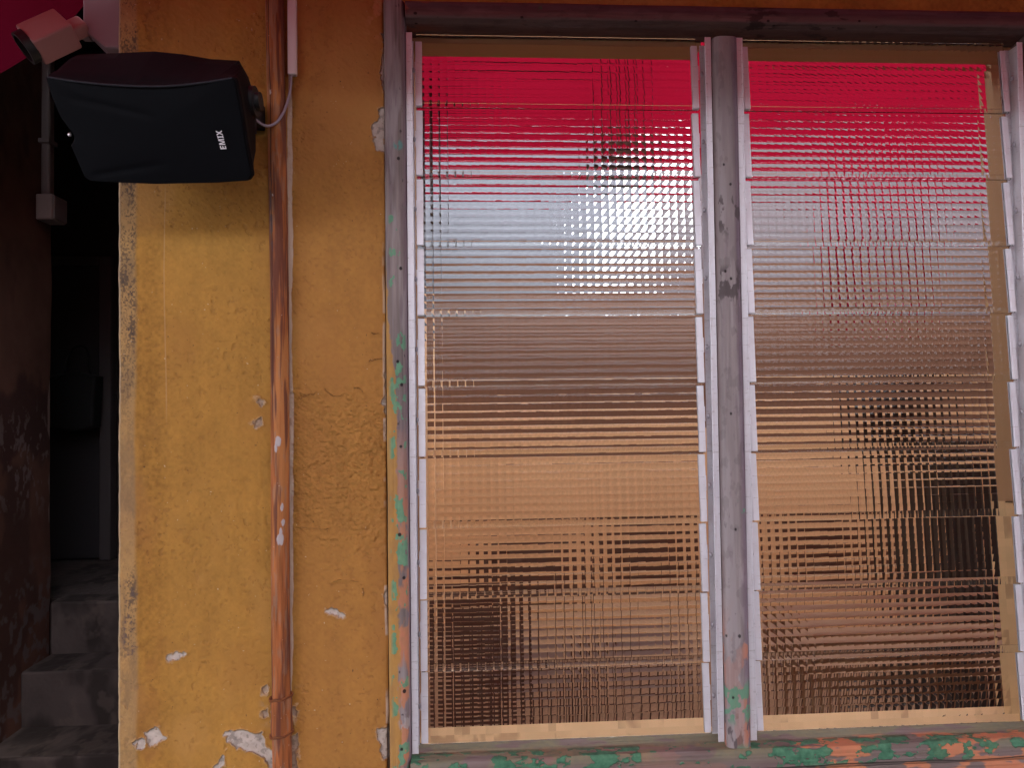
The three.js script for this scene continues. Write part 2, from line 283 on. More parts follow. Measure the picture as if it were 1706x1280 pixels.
const mullTex = paint(256, 2048, 0, 0.84, 0.16, 2.42, 0.006, (u, y, o) => {
  grey(u + 3, y, o, y);
  const n = fbm(u * 110 + 300, y * 60, 4), n2 = fbm(u * 60 + 90, y * 20 + 9, 4), n3 = fbm(u * 160 + 60, y * 110, 3), mid = sstep(0.05, 0.062, u) * sstep(0.10, 0.088, u);
  patch(o, [0.31, 0.275, 0.275], 0.5 * mid, 0);
  patch(o, [0.17, 0.115, 0.105], 0.55 * sstep(0.064, 0.052, u + 0.01 * (n2 - 0.5)), 0);
  patch(o, [0.17, 0.12, 0.165], 0.6 * sstep(0.092, 0.102, u), 0);
  patch(o, [0.07, 0.055, 0.055], 0.85 * sstep(0.57, 0.66, fbm(u * 90 + 2, y * 38 + 3, 4)) * Math.max(0.25, sstep(0.06, 0.02, Math.abs(y - 1.97)), sstep(0.05, 0.02, Math.abs(y - 1.83)), sstep(1.02, 0.93, y)), -0.0003);
  patch(o, [0.42, 0.175, 0.11], 0.85 * sstep(0.50, 0.58, n2) * sstep(1.22, 1.10, y) * (1 - 0.7 * mid), 0.0003);
  patch(o, [0.08 + 0.06 * n3, 0.25, 0.155], 0.9 * sstep(0.54, 0.58, fbm(u * 70 + 20, y * 50 + 5, 4)) * Math.max(sstep(0.05, 0.025, Math.abs(y - 1.0)), sstep(0.93, 0.915, y), sstep(0.02, 0.008, Math.hypot(u - 0.096, y - 1.385))), 0.0006);
  for (const [hu, hy] of [[0.075, 2.07], [0.088, 2.03], [0.074, 1.855], [0.085, 1.84], [0.08, 1.57], [0.084, 1.34], [0.062, 1.13], [0.088, 1.13], [0.073, 1.01]]) { const d = Math.hypot(u - hu, (y - hy) * 0.8); if (d < 0.008) { mix3(o, [0.02, 0.016, 0.016], 0.9 * sstep(0.0032, 0.0016, d + 0.003 * (n - 0.5))); o.h -= 0.0015 * sstep(0.003, 0.001, d); } }
});
const sillTex = paint(2048, 256, -0.2, 0, 1.25, 0.18, 0.008, (x, u, o) => {
  grey(u + 7, x, o, x);
  const n = fbm(x * 42 + 3, u * 75, 4), n2 = fbm(x * 16 + 30, u * 40, 4), n3 = fbm(x * 120, u * 120 + 60, 3), top = sstep(0.055, 0.045, u);
  patch(o, [0.15, 0.105, 0.09], 0.65, 0);
  patch(o, [0.14 + 0.1 * n3, 0.165 + 0.06 * n3, 0.105], 0.6 * sstep(0.40, 0.56, n2 + 0.12 * top) * sstep(0.10, 0.07, u), 0.0002);
  patch(o, [0.44 + 0.1 * n3, 0.185, 0.09], 0.9 * sstep(0.53, 0.585, fbm(x * 15 + 77, u * 34 + 5, 4)) * sstep(0.028, 0.045, u) * (x > 0.5 ? 1 : 0.15), 0.0005);
  const gd = x < 0.32 ? 0.08 : x < 0.55 ? -0.06 : 0.05;
  patch(o, [0.015 + 0.07 * n3, 0.08 + 0.16 * n3, 0.045 + 0.09 * n3], 0.95 * sstep(0.60 - gd, 0.63 - gd, n + 0.03 + 0.3 * (n3 - 0.5)) * sstep(0.034, 0.05, u) * sstep(0.112, 0.10, u), 0.0018);
  patch(o, [0.03, 0.022, 0.02], 0.85 * sstep(0.0016, 0.0006, Math.abs(u - 0.107 - 0.006 * (fbm(x * 8, 1, 3) - 0.5))), -0.002);
});
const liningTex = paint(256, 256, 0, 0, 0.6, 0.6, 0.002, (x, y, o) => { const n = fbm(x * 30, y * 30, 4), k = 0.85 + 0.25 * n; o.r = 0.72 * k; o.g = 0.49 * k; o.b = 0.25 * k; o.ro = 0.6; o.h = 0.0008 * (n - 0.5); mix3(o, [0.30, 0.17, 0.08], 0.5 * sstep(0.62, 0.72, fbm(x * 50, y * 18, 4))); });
const shadedLiningMat = plain(0.40, 0.235, 0.11, 0.7);  // darker copy of the beige lining, with shade put into its colour

const frame = thing('window_frame', 'weathered grey wooden window frame with chips of green and orange paint', 'window frame');
{
  const ZF = 0.012, up = (uo) => (d, t) => uo.uv(d, 0.86 + t);
  const jambProfile = [[-0.1665, -0.03], ...segs([-0.1665, 0.004], [-0.1665, 0.006], 2), ...arc(-0.1595, 0.005, 0.007, Math.PI, Math.PI / 2, 5), ...segs([-0.156, ZF], [-0.141, ZF], 6), ...arc(-0.141, -0.003, 0.015, Math.PI / 2, 0, 9), ...segs([-0.126, -0.01], [-0.126, -0.055], 4), [-0.126, -0.055]];
  const off = 0.036; // profile metres before the front face begins
  part('jamb', sweep(jambProfile, 1.535, 420, (a, b, t) => [a, 0.86 + t, b], (d, t) => jambTex.uv(Math.max(0, d - off), 0.86 + t), 0.0016), jambTex.mat, frame);
  part('jamb', sweep(jambProfile.map(([a, b]) => [1.044 - a, b]).reverse(), 1.535, 200, (a, b, t) => [a, 0.86 + t, b], (d, t) => mullTex.uv(d, 0.86 + t), 0.0016), mullTex.mat, frame);
  const mullProfile = [...segs([0.494, -0.055], [0.494, -0.006], 5), ...arc(0.509, -0.003, 0.015, Math.PI, Math.PI / 2, 9), ...segs([0.510, ZF], [0.530, ZF], 5), ...arc(0.529, -0.003, 0.015, Math.PI / 2, 0, 9), ...segs([0.544, -0.006], [0.544, -0.055], 4), [0.544, -0.055]];
  part('mullion', sweep(mullProfile, 1.42, 400, (a, b, t) => [a, 0.912 + t + (t < 0.03 ? -0.012 * (1 - t / 0.03) * (b > 0 ? 1 : 0) : 0), b], (d, t) => mullTex.uv(d, 0.912 + t), 0.0018), mullTex.mat, frame);
  const headProfile = [...segs([2.394, -0.03], [2.394, 0.006], 3), ...arc(2.388, 0.006, 0.006, 0, Math.PI / 2, 4), ...segs([2.384, ZF], [2.366, ZF], 5), ...arc(2.3655, 0.0065, 0.0055, Math.PI / 2, Math.PI, 6), ...segs([2.3598, 0.005], [2.350, -0.05], 6), [2.350, -0.05]];
  const headTex = mullTex, shadedHeadMat = mullTex.mat.clone(); shadedHeadMat.color = new THREE.Color().setRGB(0.55, 0.38, 0.36);  // darker, redder copy of the mullion paint: awning shade put into the colour
  part('head', sweep(headProfile.reverse(), 1.29, 300, (a, b, t) => [-0.124 + t, a, b], (d, t) => headTex.uv(0.02 + d, 1.11 + t), 0.0018), shadedHeadMat, frame);
  const sillProfile = [...segs([0.9150, -0.055], [0.9105, 0.006], 12), ...arc(0.9020, 0.010, 0.0095, 0.35, Math.PI / 2, 6), ...segs([0.898, 0.020], [0.872, 0.021], 10), [0.868, 0.015], [0.868, 0.010], ...segs([0.864, 0.016], [0.846, 0.016], 5), [0.846, 0.016], [0.846, -0.03]];
  part('sill', sweep(sillProfile, 1.30, 420, (a, b, t) => [-0.126 + t, a, b], (d, t) => sillTex.uv(-0.126 + t, d), 0.0022), sillTex.mat, frame);
  // inner lining of the opening
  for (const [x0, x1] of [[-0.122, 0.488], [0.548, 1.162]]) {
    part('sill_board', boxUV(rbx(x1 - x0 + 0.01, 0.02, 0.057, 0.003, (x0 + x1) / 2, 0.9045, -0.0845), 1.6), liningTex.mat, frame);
    part('head_board', bx(x1 - x0, 0.016, 0.06, (x0 + x1) / 2, 2.346, -0.083), shadedLiningMat, frame);
    if (x0 < 0) part('side_board', bx(0.014, 1.41, 0.06, x0 + 0.002, 1.625, -0.085), shadedLiningMat, frame);
    else { part('side_board', boxUV(bx(0.014, 0.45, 0.06, x1 - 0.004, 1.14, -0.085), 1.6), liningTex.mat, frame, 'pale beige lower board'); part('side_board', bx(0.014, 0.963, 0.06, x1 - 0.004, 1.8475, -0.085), shadedLiningMat, frame, 'upper board in a darker brown standing in for canopy shade'); }  // upper board browner: shade under the courtyard canopy put into its colour
  }
}

// ---------------------------------------------------------------- louvre windows
const aluTex = paint(128, 512, 0, 0, 0.25, 1.0, 0.0006, (x, y, o) => { const n = fbm(x * 40, y * 9, 3), k = 0.92 + 0.2 * (n - 0.4); o.r = 0.72 * k; o.g = 0.71 * k; o.b = 0.74 * k; o.ro = 0.36 + 0.2 * n; o.h = 0; mix3(o, [0.42, 0.37, 0.36], 0.22 * sstep(0.50, 0.75, n)); mix3(o, [0.22, 0.17, 0.13], 0.35 * sstep(0.74, 0.82, fbm(x * 120, y * 120 + 5, 3))); });
const aluminium = aluTex.mat; aluminium.metalness = 0.3; aluminium.specularIntensity = 1;
const aluminiumDark = plain(0.30, 0.285, 0.30, 0.5, { metalness: 0.3 });
const glass = new THREE.MeshPhysicalMaterial({ color: new THREE.Color().setRGB(0.97, 0.99, 0.98), roughness: 0, metalness: 0, transmission: 1, thickness: 0.005, ior: 1.5, specularColor: new THREE.Color().setRGB(0.27, 0.27, 0.27), side: THREE.DoubleSide });
const PITCH = 0.1401, BLADE_H = 0.1535, BLADE_T = 0.0044, TILT = -4 * Math.PI / 180, CELL = 0.0155;
function bladeGeometry(w, variant) {
  // cast cross-reeded glass: every cell of the outer face is a shallow lens; the inner face and the edges are flat
  const nx = Math.round(w / CELL), ny = 10, cx = w / nx, cy = BLADE_H / ny, q = 4, A = 0.00052, pos = [], nor = [], idx = [];
  for (let r = 0; r < ny; r++) for (let c = 0; c < nx; c++) {
    const base = pos.length / 3, ax = A * (0.9 + 0.2 * hash(c * 7 + variant * 91, r * 13 + 1)), ay = A * (0.9 + 0.2 * hash(c * 5 + 3, r * 11 + variant * 37));
    const tx = 0.018 * (hash(c + 11, r * 3 + variant * 17) - 0.5) + 0.014 * (fbm(c * 0.35 + variant * 5, r * 0.4, 2) - 0.5), ty = 0.018 * (hash(c * 3 + 5, r + 29 + variant * 23) - 0.5) + 0.012 * (fbm(c * 0.3 + 40, r * 0.5 + variant * 9, 2) - 0.5);
    for (let j = 0; j <= q; j++) for (let i = 0; i <= q; i++) {
      const u = i / q - 0.5, v = j / q - 0.5, sx = -8 * ax * u / cx + tx, sy = -8 * ay * v / cy + ty, n = new THREE.Vector3(-sx, -sy, 1).normalize();
      pos.push(-w / 2 + (c + 0.5 + u) * cx, -BLADE_H / 2 + (r + 0.5 + v) * cy, BLADE_T / 2 - 4 * A * (u * u + v * v));
      nor.push(n.x, n.y, n.z);
    }
    for (let j = 0; j < q; j++) for (let i = 0; i < q; i++) { const a = base + j * (q + 1) + i, b = a + 1, d = a + q + 1, e = d + 1; idx.push(a, b, e, a, e, d); }
  }
  const quad = (p, n) => { const b = pos.length / 3; p.forEach((k) => { pos.push(...k); nor.push(...n); }); idx.push(b, b + 1, b + 2, b, b + 2, b + 3); };
  const X = w / 2, Y = BLADE_H / 2, zf = BLADE_T / 2, zb = -BLADE_T / 2, e = zf - A;
  quad([[-X, -Y, zb], [-X, Y, zb], [X, Y, zb], [X, -Y, zb]], [0, 0, -1]);
  quad([[-X, -Y, zb], [X, -Y, zb], [X, -Y, e], [-X, -Y, e]], [0, -1, 0]);
  quad([[-X, Y, zb], [-X, Y, e], [X, Y, e], [X, Y, zb]], [0, 1, 0]);
  quad([[-X, -Y, zb], [-X, -Y, e], [-X, Y, e], [-X, Y, zb]], [-1, 0, 0]);
  quad([[X, -Y, zb], [X, Y, zb], [X, Y, e], [X, -Y, e]], [1, 0, 0]);
  const g = new THREE.BufferGeometry();
  g.setAttribute('position', new THREE.Float32BufferAttribute(pos, 3)); g.setAttribute('normal', new THREE.Float32BufferAttribute(nor, 3)); g.setIndex(idx);
  return g;
}
function channelGeometry(h, s) { // U-shaped aluminium stile, open towards the blades; s = +1 on the left stile
  const t = 0.0016, w = 0.0125, d = 0.036;
  return merge([rbx(w, h, t, 0.0007, s * w / 2, 0, 0), bx(t, h, d - t, s * t / 2, 0, -d / 2), bx(w, h, t, s * w / 2, 0, -d + t / 2), rbx(0.003, h, 0.0024, 0.001, s * (w - 0.0012), 0, 0.0006)]);
}
function clipGeometry(s) { // holder gripping one end of a blade; s = +1 at the left end
  const h = 0.1345, lip = 0.0128, zf = BLADE_T / 2 + 0.0012;
  return merge([rbx(lip, h, 0.0018, 0.0008, s * -lip / 2, 0, zf), rbx(lip, h, 0.0014, 0.0006, s * -lip / 2, 0, -zf), bx(0.0016, h, 2 * zf, s * (-lip + 0.0004), 0, 0), bx(0.0016, 0.03, 0.018, s * (-lip - 0.001), 0.01, -0.006)]);
}
const aluUV = (g) => boxUV(g, 3);
const rivetGeometry = new THREE.SphereGeometry(0.0034, 12, 8).scale(1, 1.6, 0.8);
function louvre(label, xl, xr) { // outer edges of its stiles
  const t = thing('louvre_window', label, 'louvre window', [xl, 0.936, 0], 'louvre windows in the wooden frame'), W = xr - xl;
  const ch = 1.419;
  part('stile', aluUV(channelGeometry(ch, 1)).translate(0, ch / 2 - 0.018, -0.004), aluminium, t);
  part('stile', aluUV(channelGeometry(ch, -1)).translate(W, ch / 2 - 0.018, -0.004), aluminium, t);
  const gl = 0.0305, gr = W - 0.036; // clear glass between the clips
  const w = gr - gl + 0.022, geos = [0, 1, 2].map((v) => bladeGeometry(w, v + Math.round(xl * 10))), clips = [0, 1, 2].flatMap((v) => [1, -1].map((s) => { const g = aluUV(clipGeometry(s)), uv = g.attributes.uv; for (let k = 0; k < uv.count; k++) uv.setXY(k, uv.getX(k) + 0.37 * v + s * 0.2, uv.getY(k) + 0.61 * v); return g; }));
  for (let i = 0; i < 10; i++) {
    const bottom = 0.930 + PITCH * (9 - i) - 0.936, cy = bottom + BLADE_H / 2 * Math.cos(TILT), jit = (hash(i, Math.round(xl * 100)) - 0.5) * 0.022;
    const blade = part('glass_blade', geos[i % 3], glass, t);
    blade.position.set((gl + gr) / 2, cy, -0.0215); blade.rotation.x = TILT + jit;
    for (const [k, x] of [[0, gl], [1, gr]]) {
      const c = part('clip', clips[(i % 3) * 2 + k], aluminium, t);
      c.position.set(x, bottom + 0.0695, -0.0208); c.rotation.x = TILT + jit;
      part('rivet', rivetGeometry, aluminiumDark, t).position.set(k ? W - 0.0165 : 0.0145, bottom + 0.075, -0.014);
    }
  }
  return t;
}
louvre('louvre window of ribbed glass nearer the pipe, left of the wooden mullion', -0.1245, 0.4925);
louvre('louvre window of ribbed glass right of the wooden mullion, cut by the picture edge', 0.5455, 1.1545);

// ---------------------------------------------------------------- pipe, loudspeaker, cable
const pipeTex = paint(256, 2048, 0, 0.8, 0.13, 2.9, 0.004, (u, y, o) => {
  const a = u / 0.13, n = fbm(u * 160, y * 14, 4), n2 = fbm(u * 60 + 9, y * 5, 4), n3 = fbm(u * 200, y * 90, 3), k = 0.3 + 1.35 * n;
  o.r = 0.30 * k; o.g = 0.098 * k; o.b = 0.030 * k; o.ro = 0.75; o.h = 0.0016 * (n - 0.5) + 0.0009 * (n3 - 0.5);
  mix3(o, [0.45, 0.19, 0.06], 0.7 * sstep(0.47, 0.6, n2) * sstep(1.2, 1.5, y));
  mix3(o, [0.24, 0.17, 0.12], 0.4 * sstep(0.56, 0.68, fbm(u * 130 + 71, y * 30 + 2, 4)));
  mix3(o, [0.11, 0.035, 0.022], 0.85 * sstep(0.47, 0.62, fbm(u * 90 + 31, y * 7 + 2, 4)));
  const cx = 0.585 + 0.06 * (fbm(3, y * 6, 4) - 0.5) + 0.012 * (fbm(8, y * 60, 2) - 0.5), cm = sstep(0.014, 0.006, Math.abs(a - cx)) * sstep(1.45, 1.62, y) ;
  mix3(o, [0.045, 0.02, 0.018], 0.85 * cm); o.h -= 0.0012 * cm;
  const old = sstep(0.05, 0.02, Math.abs(a - cx - 0.01)) * sstep(0.42, 0.55, fbm(u * 150, y * 40, 3)) * sstep(1.85, 1.95, y) * sstep(2.12, 2.0, y);
  mix3(o, [0.07, 0.05, 0.06], 0.8 * old);
  const chips = [[0.5, 1.53, 0.012], [0.53, 1.515, 0.008], [0.43, 1.405, 0.007], [0.41, 1.375, 0.008], [0.46, 1.345, 0.014], [0.45, 1.36, 0.007], [0.55, 2.0, 0.004], [0.56, 2.2, 0.004]];
  for (const [ca, cy, cr] of chips) { const d = Math.hypot((a - ca) * 0.13, (y - cy) * 0.6) + 0.006 * (n3 - 0.5); if (d < cr) { const m = sstep(cr * 0.62, cr * 0.45, d); mix3(o, [0.42, 0.37, 0.36], m); o.h -= 0.0007 * m; } }
  mix3(o, [0.5, 0.36, 0.29], 0.7 * sstep(0.9, 0.94, fbm(u * 200 + 5, y * 200, 2)));
});
const pipe = thing('drain_pipe', 'rusty orange painted drain pipe running down the ochre wall', 'pipe');
{
  const tube = (r, y0, y1, n, rf) => gridGeo(40, n, (i, j) => { const a = i / 40 * Math.PI * 2 + Math.PI, y = lerp(y0, y1, j / n), rr = (rf ? rf(y, j / n) : r) + 0.0008 * (fbm(i * 0.5 % 20, y * 22, 3) - 0.5), xc = -0.3668 - (y - 0.92) * 0.0055 + 0.002 * Math.sin(y * 4.3); return [xc - rr * Math.sin(a + Math.PI / 2), y, 0.011 + rr * Math.cos(a + Math.PI / 2), ...pipeTex.uv((i / 40 * 0.13 + 0.0325) , y)]; });
  part('pipe_length', tube(0.0176, 0.0, 3.2, 500, (y) => (y < 0.975 ? 0.0178 : 0.0172)), pipeTex.mat, pipe);
  part('socket', tube(0.0215, 0.972, 1.043, 24, (y, t) => 0.0194 + 0.0006 * Math.sin(t * 9)), pipeTex.mat, pipe);
  for (const y of [0.974, 1.043]) { const g = new THREE.TorusGeometry(0.0199, 0.0028, 10, 48).rotateX(Math.PI / 2); const p = g.attributes.position; for (let i = 0; i < p.count; i++) { const a = Math.atan2(p.getX(i), p.getZ(i)); p.setY(i, p.getY(i) + 0.0032 * Math.sin(a + 0.2) + 0.0012 * Math.sin(a * 5 + y * 9)); } g.computeVertexNormals(); part('collar', g.translate(-0.3672 - (y - 0.92) * 0.0055 + 0.002 * Math.sin(y * 4.3), y, 0.011), pipeTex.mat, pipe); }
}

const blackPlastic = plain(0.005, 0.005, 0.006, 0.6, { specularIntensity: 0.1 });
const meshTex = paint(256, 256, 0, 0, 0.02, 0.02, 0.0004, (x, y, o) => { const a = Math.sin(x * 2 * Math.PI / 0.002), b = Math.sin(y * 2 * Math.PI / 0.002), k = 0.75 + 0.25 * a * b; o.r = 0.004 * k; o.g = 0.0045 * k; o.b = 0.0065 * k; o.h = 0.0001 * a * b; o.ro = 0.6; });
meshTex.mat = new THREE.MeshPhysicalMaterial({ map: meshTex.mat.map, bumpMap: meshTex.mat.bumpMap, bumpScale: 0.0004, roughness: 0.6, specularIntensity: 0.2, side: THREE.DoubleSide });
const font = await new FontLoader().loadAsync('fonts/droid/droid_sans_bold.typeface.json');
{
  const sp = thing('loudspeaker', 'black wall loudspeaker tilted downwards with white lettering', 'loudspeaker', [-0.52, 2.056, 0.21]);
  const body = new THREE.Group(); // local axes: x along, y up the front, z out of the front
  const front = [[-0.141, 0.081], [-0.098, 0.0755], [-0.054, 0.071], [0.026, 0.069], [0.089, 0.074], [0.143, 0.0825], [0.149, 0.078], [0.150, 0.049], [0.148, -0.023], [0.148, -0.078], [0.140, -0.087], [0.088, -0.091], [-0.02, -0.094], [-0.101, -0.091], [-0.130, -0.0885], [-0.137, -0.082], [-0.1425, -0.029], [-0.1345, -0.0205], [-0.1320, -0.011], [-0.139, 0.005], [-0.1445, 0.018], [-0.1475, 0.05], [-0.147, 0.077]];
  const back = [[-0.170, 0.080], [-0.150, 0.088], [-0.091, 0.091], [-0.021, 0.095], [0.026, 0.091], [0.072, 0.084], [0.120, 0.082], [0.131, 0.055], [0.136, 0.02], [0.123, -0.06], [0.10, -0.078], [0.02, -0.082], [-0.09, -0.08], [-0.125, -0.06], [-0.140, -0.01], [-0.155, 0.03], [-0.170, 0.07]];
  const N = 220, ray = (poly, a) => { let best = 0; for (let i = 0; i < poly.length; i++) { const p = poly[i], q = poly[(i + 1) % poly.length], dx = Math.cos(a), dy = Math.sin(a), ex = q[0] - p[0], ey = q[1] - p[1], den = dx * ey - dy * ex; if (Math.abs(den) < 1e-12) continue; const r = (p[0] * ey - p[1] * ex) / den, s = (p[0] * dy - p[1] * dx) / den; if (r > 0 && s >= -1e-9 && s <= 1 + 1e-9) best = Math.max(best, r); } return best; };
  const F = [], B = []; for (let i = 0; i <= N; i++) { const a = i / N * Math.PI * 2; F.push(ray(front, a)); B.push(ray(back, a)); }
  const ringAt = [[0.90, 0, -0.0005], [0.965, 0, 0.0], [0.985, 0, -0.0015], [1.0, 0, -0.006], [1.0, 0.04, -0.014], [1.0, 0.06, -0.0145], [0.99, 0.3, -0.045], [1.005, 0.72, -0.10], [1.0, 1, -0.134], [0.975, 1, -0.139], [0.93, 1, -0.141]];
  const shell = gridGeo(N, ringAt.length - 1, (i, j) => { const [sc, mixB, z] = ringAt[j], a = i / N * Math.PI * 2, r = lerp(F[i], B[i], mixB) * sc; return [r * Math.cos(a), r * Math.sin(a), z, 0, 0]; });
  const cap = (R, sc, z) => gridGeo(N, 1, (i, j) => { const a = i / N * Math.PI * 2, r = R[i] * sc * j; return [r * Math.cos(a), r * Math.sin(a), z]; });
  const cabinet = part('cabinet', toCreasedNormals(merge([shell, cap(B, 0.93, -0.141)]), 0.6), blackPlastic, sp);
  const grille = part('grille', gridGeo(N, 24, (i, j) => { // shallow swells of the grille, with two moulded creases near its left end
    const a = i / N * Math.PI * 2, t = j / 24, r = F[i] * 0.972 * t, x = r * Math.cos(a), y = r * Math.sin(a);
    const w = (yc, s) => Math.exp(-(((y - yc) / 0.006) ** 2)) * sstep(0.02, -0.02, x) * sstep(-0.135, -0.10, x) * s;
    return [x, y, 0.001 + 0.004 * (1 - t * t) - 0.0016 * w(0.047 - 0.22 * (x + 0.11), 1) - 0.0016 * w(-0.074 + 0.16 * (x + 0.1), 1), x / 0.02, y / 0.02];
  }, true), meshTex.mat, sp);
  part('top_lip', new THREE.TubeGeometry(new THREE.CatmullRomCurve3([[-0.142, 0.078, -0.001], [-0.098, 0.0725, 0.0015], [-0.03, 0.0675, 0.0025], [0.04, 0.0675, 0.0025], [0.1, 0.0735, 0.001], [0.143, 0.08, -0.001]].map((p) => new THREE.Vector3(...p))), 40, 0.0022, 8), plain(0.012, 0.012, 0.016, 0.55, { specularIntensity: 0.4 }), sp);
  const text = new TextGeometry('EMIX', { font, size: 0.0098, depth: 0.0006, curveSegments: 6, bevelEnabled: false });
  text.computeBoundingBox(); const bb = text.boundingBox; text.translate(-(bb.max.x + bb.min.x) / 2, -(bb.max.y + bb.min.y) / 2, 0); text.scale(0.93, 1, 1); text.rotateZ(Math.PI / 2 + 0.06); text.translate(0.1075, -0.0155, 0.0034);
  part('lettering', text, plain(0.75, 0.70, 0.72, 0.5), sp);
  part('screw', new THREE.SphereGeometry(0.0032, 12, 8).translate(-0.1405, -0.0125, -0.008), plain(0.8, 0.8, 0.8, 0.3, { metalness: 0.6 }), sp);
  part('bracket_knob', merge([cyl(0.026, 0.016, 'x', 0.139, 0.022, -0.10), cyl(0.016, 0.010, 'x', 0.150, 0.022, -0.10)]), plain(0.008, 0.008, 0.009, 0.55), sp);
  sp.rotation.x = 36 * Math.PI / 180;
  const toLocal = new THREE.Matrix4().makeRotationX(-36 * Math.PI / 180);
  const bracket = merge([bx(0.010, 0.07, 0.05, 0.118, 0.085, -0.125), bx(0.010, 0.045, 0.10, 0.118, 0.10, -0.155), bx(0.20, 0.045, 0.008, 0.02, 0.10, -0.201)]); // in wall axes
  part('bracket', bracket.applyMatrix4(toLocal), plain(0.008, 0.008, 0.009, 0.55), sp);
  void cabinet; void grille; void body;
}
{
  const tr = thing('cable_trunking', 'pale plastic cable trunking beside the top of the drain pipe', 'trunking', [-0.3435, 2.242, 0]);
  part('cover', rbx(0.0165, 0.21, 0.013, 0.0022, 0, 0.105, 0.0075), plain(0.68, 0.60, 0.58, 0.45), tr);
  part('base_strip', bx(0.0115, 0.206, 0.008, 0.0005, 0.104, 0.0045), plain(0.5, 0.45, 0.44, 0.6), tr);
  const pts = [[-0.405, 2.138, 0.075], [-0.396, 2.131, 0.055], [-0.383, 2.129, 0.040], [-0.369, 2.138, 0.033], [-0.358, 2.158, 0.027], [-0.352, 2.185, 0.015], [-0.3475, 2.215, 0.009], [-0.346, 2.25, 0.008]].map((p) => new THREE.Vector3(...p));
  const cb = part('speaker_cable', new THREE.TubeGeometry(new THREE.CatmullRomCurve3(pts), 60, 0.0026, 10), plain(0.26, 0.22, 0.25, 0.5), scene);
  tag(cb, 'thin grey cable looping from the trunking across the pipe to the loudspeaker', 'cable');
}

// ---------------------------------------------------------------- alley on the left with its stairs
const alleyTex = paint(512, 1024, -1.2, 0, 0.6, 3.2, 0.012, (z, y, o) => {
  const n = fbm(z * 14, y * 10, 4), n2 = fbm(z * 40 + 5, y * 30, 4), k = 0.7 + 0.6 * n;
  o.r = 0.11 * k; o.g = 0.05 * k; o.b = 0.036 * k; o.h = 0.003 * (n - 0.5) + 0.0015 * (n2 - 0.5); o.ro = 0.9;
  const dark = sstep(0.02, -0.05, Math.abs(y - 1.55) - 0.12 + 0.25 * (n - 0.5));
  mix3(o, [0.045, 0.02, 0.018], 0.8 * dark); mix3(o, [0.05, 0.024, 0.02], 0.7 * sstep(0.5, 0.64, fbm(z * 9 + 6, y * 4, 4)));
  mix3(o, [0.16, 0.11, 0.105], 0.8 * sstep(0.60, 0.66, fbm(z * 60, y * 32, 4)) * sstep(1.65, 1.5, y) * sstep(1.2, 1.35, y));
  mix3(o, [0.12, 0.095, 0.095], 0.7 * sstep(0.52, 0.66, n2) * sstep(1.15, 0.95, y));
});
const left = thing('alley_wall', 'dark reddish alley wall with flaking paint left of the stairs', 'wall');
part('plaster_face', gridGeo(40, 90, (i, j) => { const z = lerp(-1.16, 0, i / 40), y = lerp(0, 3.2, j / 90), edge = i === 0 ? -0.004 * vnoise(y * 9, 3) : 0; return [-1.465 + 0.01 * (fbm(z * 5, y * 5, 3) - 0.5) + edge, y, z, ...alleyTex.uv(z, y)]; }, true), alleyTex.mat, left);
part('masonry', bx(0.24, 3.2, 1.155, -1.589, 1.6, -0.5825), plain(0.2, 0.12, 0.1, 0.9), left);
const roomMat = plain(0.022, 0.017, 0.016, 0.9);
const room = thing('passage_room', 'dark lobby behind the alley steps with bare walls', 'lobby');
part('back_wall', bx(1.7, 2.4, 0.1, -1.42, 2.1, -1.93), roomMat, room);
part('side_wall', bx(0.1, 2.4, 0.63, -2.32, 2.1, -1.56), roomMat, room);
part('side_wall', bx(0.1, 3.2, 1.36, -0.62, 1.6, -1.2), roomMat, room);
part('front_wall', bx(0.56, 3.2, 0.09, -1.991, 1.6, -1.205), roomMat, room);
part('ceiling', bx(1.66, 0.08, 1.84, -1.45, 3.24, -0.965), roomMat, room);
part('floor_slab', boxUV(bx(1.68, 0.3, 0.66, -1.46, 0.773, -1.55)), concrete.mat, room);
const stairs = thing('stone_steps', 'worn grey stone steps climbing from the alley into the dark lobby', 'steps');
for (const [i, zf, y] of [[0, -0.42, 0.209], [1, -0.61, 0.388], [2, -0.80, 0.567], [3, -1.00, 0.746], [4, -1.16, 0.925]]) {
  const w = 0.79, d = i === 4 ? 0.1 : 0.30;
  const g = new RoundedBoxGeometry(w, y, d, 3, 0.011).translate(-1.0735, y / 2, zf - d / 2);
  const p = g.attributes.position; for (let k = 0; k < p.count; k++) if (p.getY(k) > y - 0.02) p.setY(k, p.getY(k) + 0.004 * (fbm(p.getX(k) * 8, p.getZ(k) * 8 + i, 3) - 0.5));
  part('step', boxUV(g, 0.9), concrete.mat, stairs);
}
